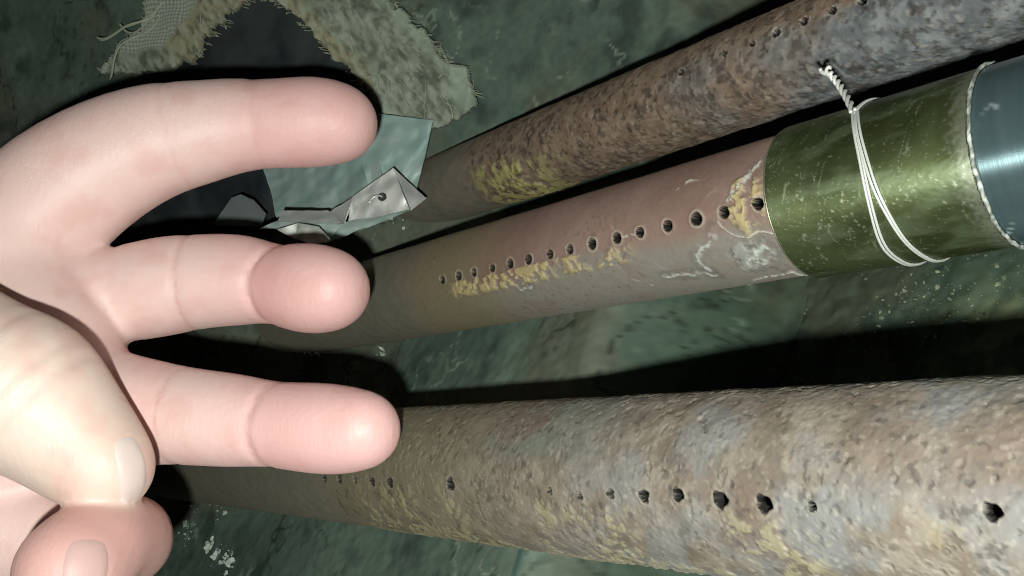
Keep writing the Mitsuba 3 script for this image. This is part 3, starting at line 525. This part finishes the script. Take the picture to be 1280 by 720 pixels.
ARM = [loc(b) for b in (((-0.28988, 0.01227, 0.15595, 0.02036), (-0.41556, -0.03206, 0.24795, 0.03136)), ((-0.29192, -0.00107, 0.14843, 0.02036), (-0.41666, -0.03929, 0.24388, 0.03136)))]
h = .0008
allb = np.vstack([INDEX, MIDDLE, RING, LITTLE, THUMB] + PALM + ARM)
lo = (allb[:, :3] - allb[:, 3:]).min(0) - .004; hi = (allb[:, :3] + allb[:, 3:]).max(0) + .004
shape = np.ceil((hi - lo) / h).astype(int)
GX = [(lo[k] + h * np.arange(shape[k])).astype(np.float32) for k in range(3)]
F = np.full(shape, .05, np.float32)
def capsule(a, b, pts):
    ab = b[:3] - a[:3]; t = np.clip(sum((pts[k] - a[k]) * ab[k] for k in range(3)) / (ab @ ab), 0, 1)
    d = sum((pts[k] - a[k] - t * ab[k]) ** 2 for k in range(3))
    return np.sqrt(d) - (a[3] + (b[3] - a[3]) * t)
def smin(a, b, k):
    hh = np.clip(.5 + .5 * (b - a) / k, 0, 1)
    return b * (1 - hh) + a * hh - k * hh * (1 - hh)
def window(bs, pad):
    l = (bs[:, :3] - bs[:, 3:]).min(0) - pad; u = (bs[:, :3] + bs[:, 3:]).max(0) + pad
    s = tuple(slice(max(0, int((l[k] - lo[k]) / h)), min(shape[k], int((u[k] - lo[k]) / h) + 2)) for k in range(3))
    return s, (GX[0][s[0]][:, None, None], GX[1][s[1]][None, :, None], GX[2][s[2]][None, None, :])
def chain(bs, kk, k_in=.0008, creases=(), pad=.012, squash=1.0):
    bs = np.asarray(bs); s, pts = window(bs, pad)
    if len(bs) > 2: bs = resample(bs)
    D = None
    for a, b in zip(bs[:-1], bs[1:]):
        c = capsule(a, b, pts).astype(np.float32); D = c if D is None else smin(D, c, k_in)
    for px, dirn, wid, dep, curve in creases:
        q = [pts[k] - px[k] for k in range(3)]
        side = unit(np.cross(dirn, C(0, 0, 1)))
        lat = sum(q[k] * side[k] for k in range(3))
        t = sum(q[k] * dirn[k] for k in range(3)) + curve * lat ** 2
        front = np.clip(-q[2] / .004 + .4, 0, 1)
        D = D + dep * (.8 + .2 * np.sin(lat * 900 + px[0] * 4000)) * np.exp(-(t / wid) ** 2) * front
    F[s] = smin(F[s], D, kk)
def crease(bs, k, s, wid=.0007, dep=.0008, curve=0.):
    a, b = bs[k], bs[k + 1]; p = a + (b - a) * s
    return (p[:3], unit(b[:3] - a[:3]), wid, dep, curve)
for b in PALM: chain(b, .010, pad=.02)
for b in ARM: chain(b, .012, pad=.02)
chain(INDEX, .0018, creases=[crease(INDEX, 5, -.1, .0008, .0003, 20), crease(INDEX, 3, -.3, .0015, .00025)])
chain(MIDDLE, .0018, creases=[crease(MIDDLE, 5, .0, .0008, .0009, -25), crease(MIDDLE, 3, .1, .0010, .0005, 10), crease(MIDDLE, 1, .3, .001, .0005)])
chain(RING, .0040, creases=[crease(RING, 5, -.02, .0008, .0007, -15), crease(RING, 3, -.1, .0012, .0003), crease(RING, 2, .5, .0010, .0002)])
chain(LITTLE, .0022, pad=.008)
chain(THUMB, .0008, k_in=.001, creases=[crease(THUMB, 3, .5, .0009, .0005), crease(THUMB, 3, .15, .0007, .0004), crease(THUMB, 2, .7, .0011, .0004)], pad=.006)

def surface_nets(F, lo, h):
    ins = F < 0
    c = [F[a:F.shape[0] - 1 + a, b:F.shape[1] - 1 + b, d:F.shape[2] - 1 + d] for a in (0, 1) for b in (0, 1) for d in (0, 1)]
    sg_ = sum((x < 0).astype(np.int8) for x in c); act = (sg_ > 0) & (sg_ < 8)
    idx = np.full(act.shape, -1, np.int64); ijk = np.argwhere(act); idx[act] = np.arange(len(ijk))
    cv = np.stack([x[act] for x in c], -1)
    off = np.array([(a, b, d) for a in (0, 1) for b in (0, 1) for d in (0, 1)], float)
    acc = np.zeros((len(ijk), 3)); cnt = np.zeros(len(ijk))
    for p in range(8):
        for q in range(p + 1, 8):
            if np.abs(off[p] - off[q]).sum() != 1: continue
            m = (cv[:, p] < 0) != (cv[:, q] < 0); t = cv[:, p] / (cv[:, p] - cv[:, q] + 1e-20)
            acc[m] += (off[p] + t[:, None] * (off[q] - off[p]))[m]; cnt[m] += 1
    V = lo + h * (ijk + acc / cnt[:, None]); faces = []
    for ax in range(3):
        o1, o2 = [(1, 2), (2, 0), (0, 1)][ax]
        s0 = [slice(None)] * 3; s1 = [slice(None)] * 3; s0[ax] = slice(0, -1); s1[ax] = slice(1, None)
        A, B = ins[tuple(s0)], ins[tuple(s1)]
        e = np.argwhere(A != B); e = e[(e[:, o1] > 0) & (e[:, o2] > 0) & (e[:, o1] < F.shape[o1] - 1) & (e[:, o2] < F.shape[o2] - 1)]
        fl = A[tuple(e.T)]
        d1 = np.zeros(3, int); d1[o1] = 1; d2 = np.zeros(3, int); d2[o2] = 1
        q = np.stack([idx[tuple((e - d1 - d2).T)], idx[tuple((e - d2).T)], idx[tuple(e.T)], idx[tuple((e - d1).T)]], -1)
        q[~fl] = q[~fl][:, ::-1]; faces.append(q)
    q = np.vstack(faces)
    return V, np.vstack([q[:, [0, 1, 2]], q[:, [0, 2, 3]]])
v, f = surface_nets(F, lo, h)
hand = tm(v, f); trimesh.smoothing.filter_taubin(hand, .5, .52, 10)
v = np.array(hand.vertices)
def near(pts, q): return np.min(np.linalg.norm(q[:, None] - np.asarray(pts)[None, :, :3], axis=2), axis=1)
def along(bs, q, n=40):
    t = np.linspace(0, len(bs) - 1, n * (len(bs) - 1)); i = np.minimum(t.astype(int), len(bs) - 2); p = bs[i, :3] + (bs[i + 1, :3] - bs[i, :3]) * (t - i)[:, None]
    d, k = cKDTree(p).query(q); return d, t[k]
tips = [INDEX[-2:], MIDDLE[-2:], RING[-2:], LITTLE[-2:]]
n1 = fbm(v * 60, 3, 501); n2 = fbm(v * 300, 3, 502)
col = lerp(C(.63, .435, .405), C(.69, .50, .465), n1)
for bs in tips: col = lerp(col, C(.63, .345, .335), ss(.026, .006, near(bs, v)) * .72)
dt, tt_ = along(THUMB, v); ot = np.min([along(b, v)[0] for b in (INDEX, MIDDLE, RING, LITTLE)] + [along(b, v)[0] for b in PALM], axis=0)
d, t = along(MIDDLE, v); col = lerp(col, C(.56, .27, .25), ss(.012, .009, d) * ss(4.85, 5.1, t) * ss(7.0, 5.0, t) * .35)  # middle fingertip: redder skin, with shade past the crease painted in
dl, tl = along(LITTLE, v); col = lerp(col, C(.50, .285, .255), ss(.0125, .0105, dl) * ss(1.5, 2.4, tl) * .75)
th_ = ss(.003, -.003, dt - ot) ; col = lerp(col, C(.63, .505, .435), th_ * .9)
col = lerp(col, C(.58, .40, .34), th_ * ss(4.2, 5.6, tt_) * .4)
for bs, ks in ((INDEX, (4.9, 2.7)), (MIDDLE, (5.0, 3.1)), (RING, (4.98, 2.9))):
    d, t = along(bs, v)
    for k in ks: col = lerp(col, C(.50, .22, .19), np.exp(-((t - k) / .04) ** 2) * (.15 if bs is INDEX else .4) * (d < .02))
col = lerp(col, C(.58, .31, .28), ss(.48, .72, fbm(v * 170, 4, 505)) * .36)
world = v @ HF.T + HO
hand = tm(world, f)
put('hand', hand, 'skin', col, label='bare left hand, palm forward, three fingers spread, thumb pressing the folded little finger', cat='hand')
kd = cKDTree(v); nv_ = np.array(tm(v, f).vertex_normals)
def nail(key, c, long_, w, l, lab, up):
    c = np.array(c); d_, k = kd.query(c); nn = nv_[kd.query(c, 60)[1]].mean(0); nn = unit(nn)
    c = v[k]; t = np.array(long_, float); t = unit(t - nn * (t @ nn)); s = np.cross(nn, t)
    U, W = np.meshgrid(np.linspace(-1, 1, 25), np.linspace(-1, 1, 33), indexing='ij'); U, W = U.ravel(), W.ravel()
    rr = np.maximum(np.abs(U), np.abs(W)); ang = np.arctan2(W, U); sc = 1 / np.maximum((np.abs(np.cos(ang)) ** 3.2 + np.abs(np.sin(ang)) ** 3.2) ** (1 / 3.2), 1e-6) * 1.0
    uu, ww = rr * np.cos(ang) * sc, rr * np.sin(ang) * sc
    p = c + uu[:, None] * s * w / 2 + ww[:, None] * t * l / 2 + nn * .004
    for it in range(12):
        dd, kk = kd.query(p, 6); a = v[kk].mean(1); m_ = nv_[kk].mean(1); m_ /= np.linalg.norm(m_, axis=1, keepdims=True)
        p = p - nn * (np.sum((p - a) * m_, 1) / np.maximum(m_ @ nn, .35))[:, None] * .7
    p = p + nn * (.00022 * (1 - ss(.6, 1.0, rr)) - .00025 * ss(.85, 1, rr) + up * ss(.2, 1, ww) )[:, None]
    base_ = C(.56, .45, .42) if 'thumb' in key else C(.46, .295, .275); colr = lerp(base_, base_ * 1.05 + .01, ss(.6, .85, ww)); colr = lerp(colr, base_ * C(1.06, 1.12, 1.12), ss(-.4, -.8, ww) * .6)
    put(key, tm(p @ HF.T + HO, grid_faces(25, 33)), 'nail', colr, label=lab)
def hl(p): return (np.array(p) - HO) @ HF
nail('hand__thumb_nail', hl((-0.15798, 0.01398, 0.06401)), (.12, .98, .1), .0058, .0118, 'thumb nail', .0002)
nail('hand__little_finger_nail', hl((-0.14329, -0.00216, 0.06469)), (.0, .95, -.3), .0075, .0105, 'little finger nail', .0002)
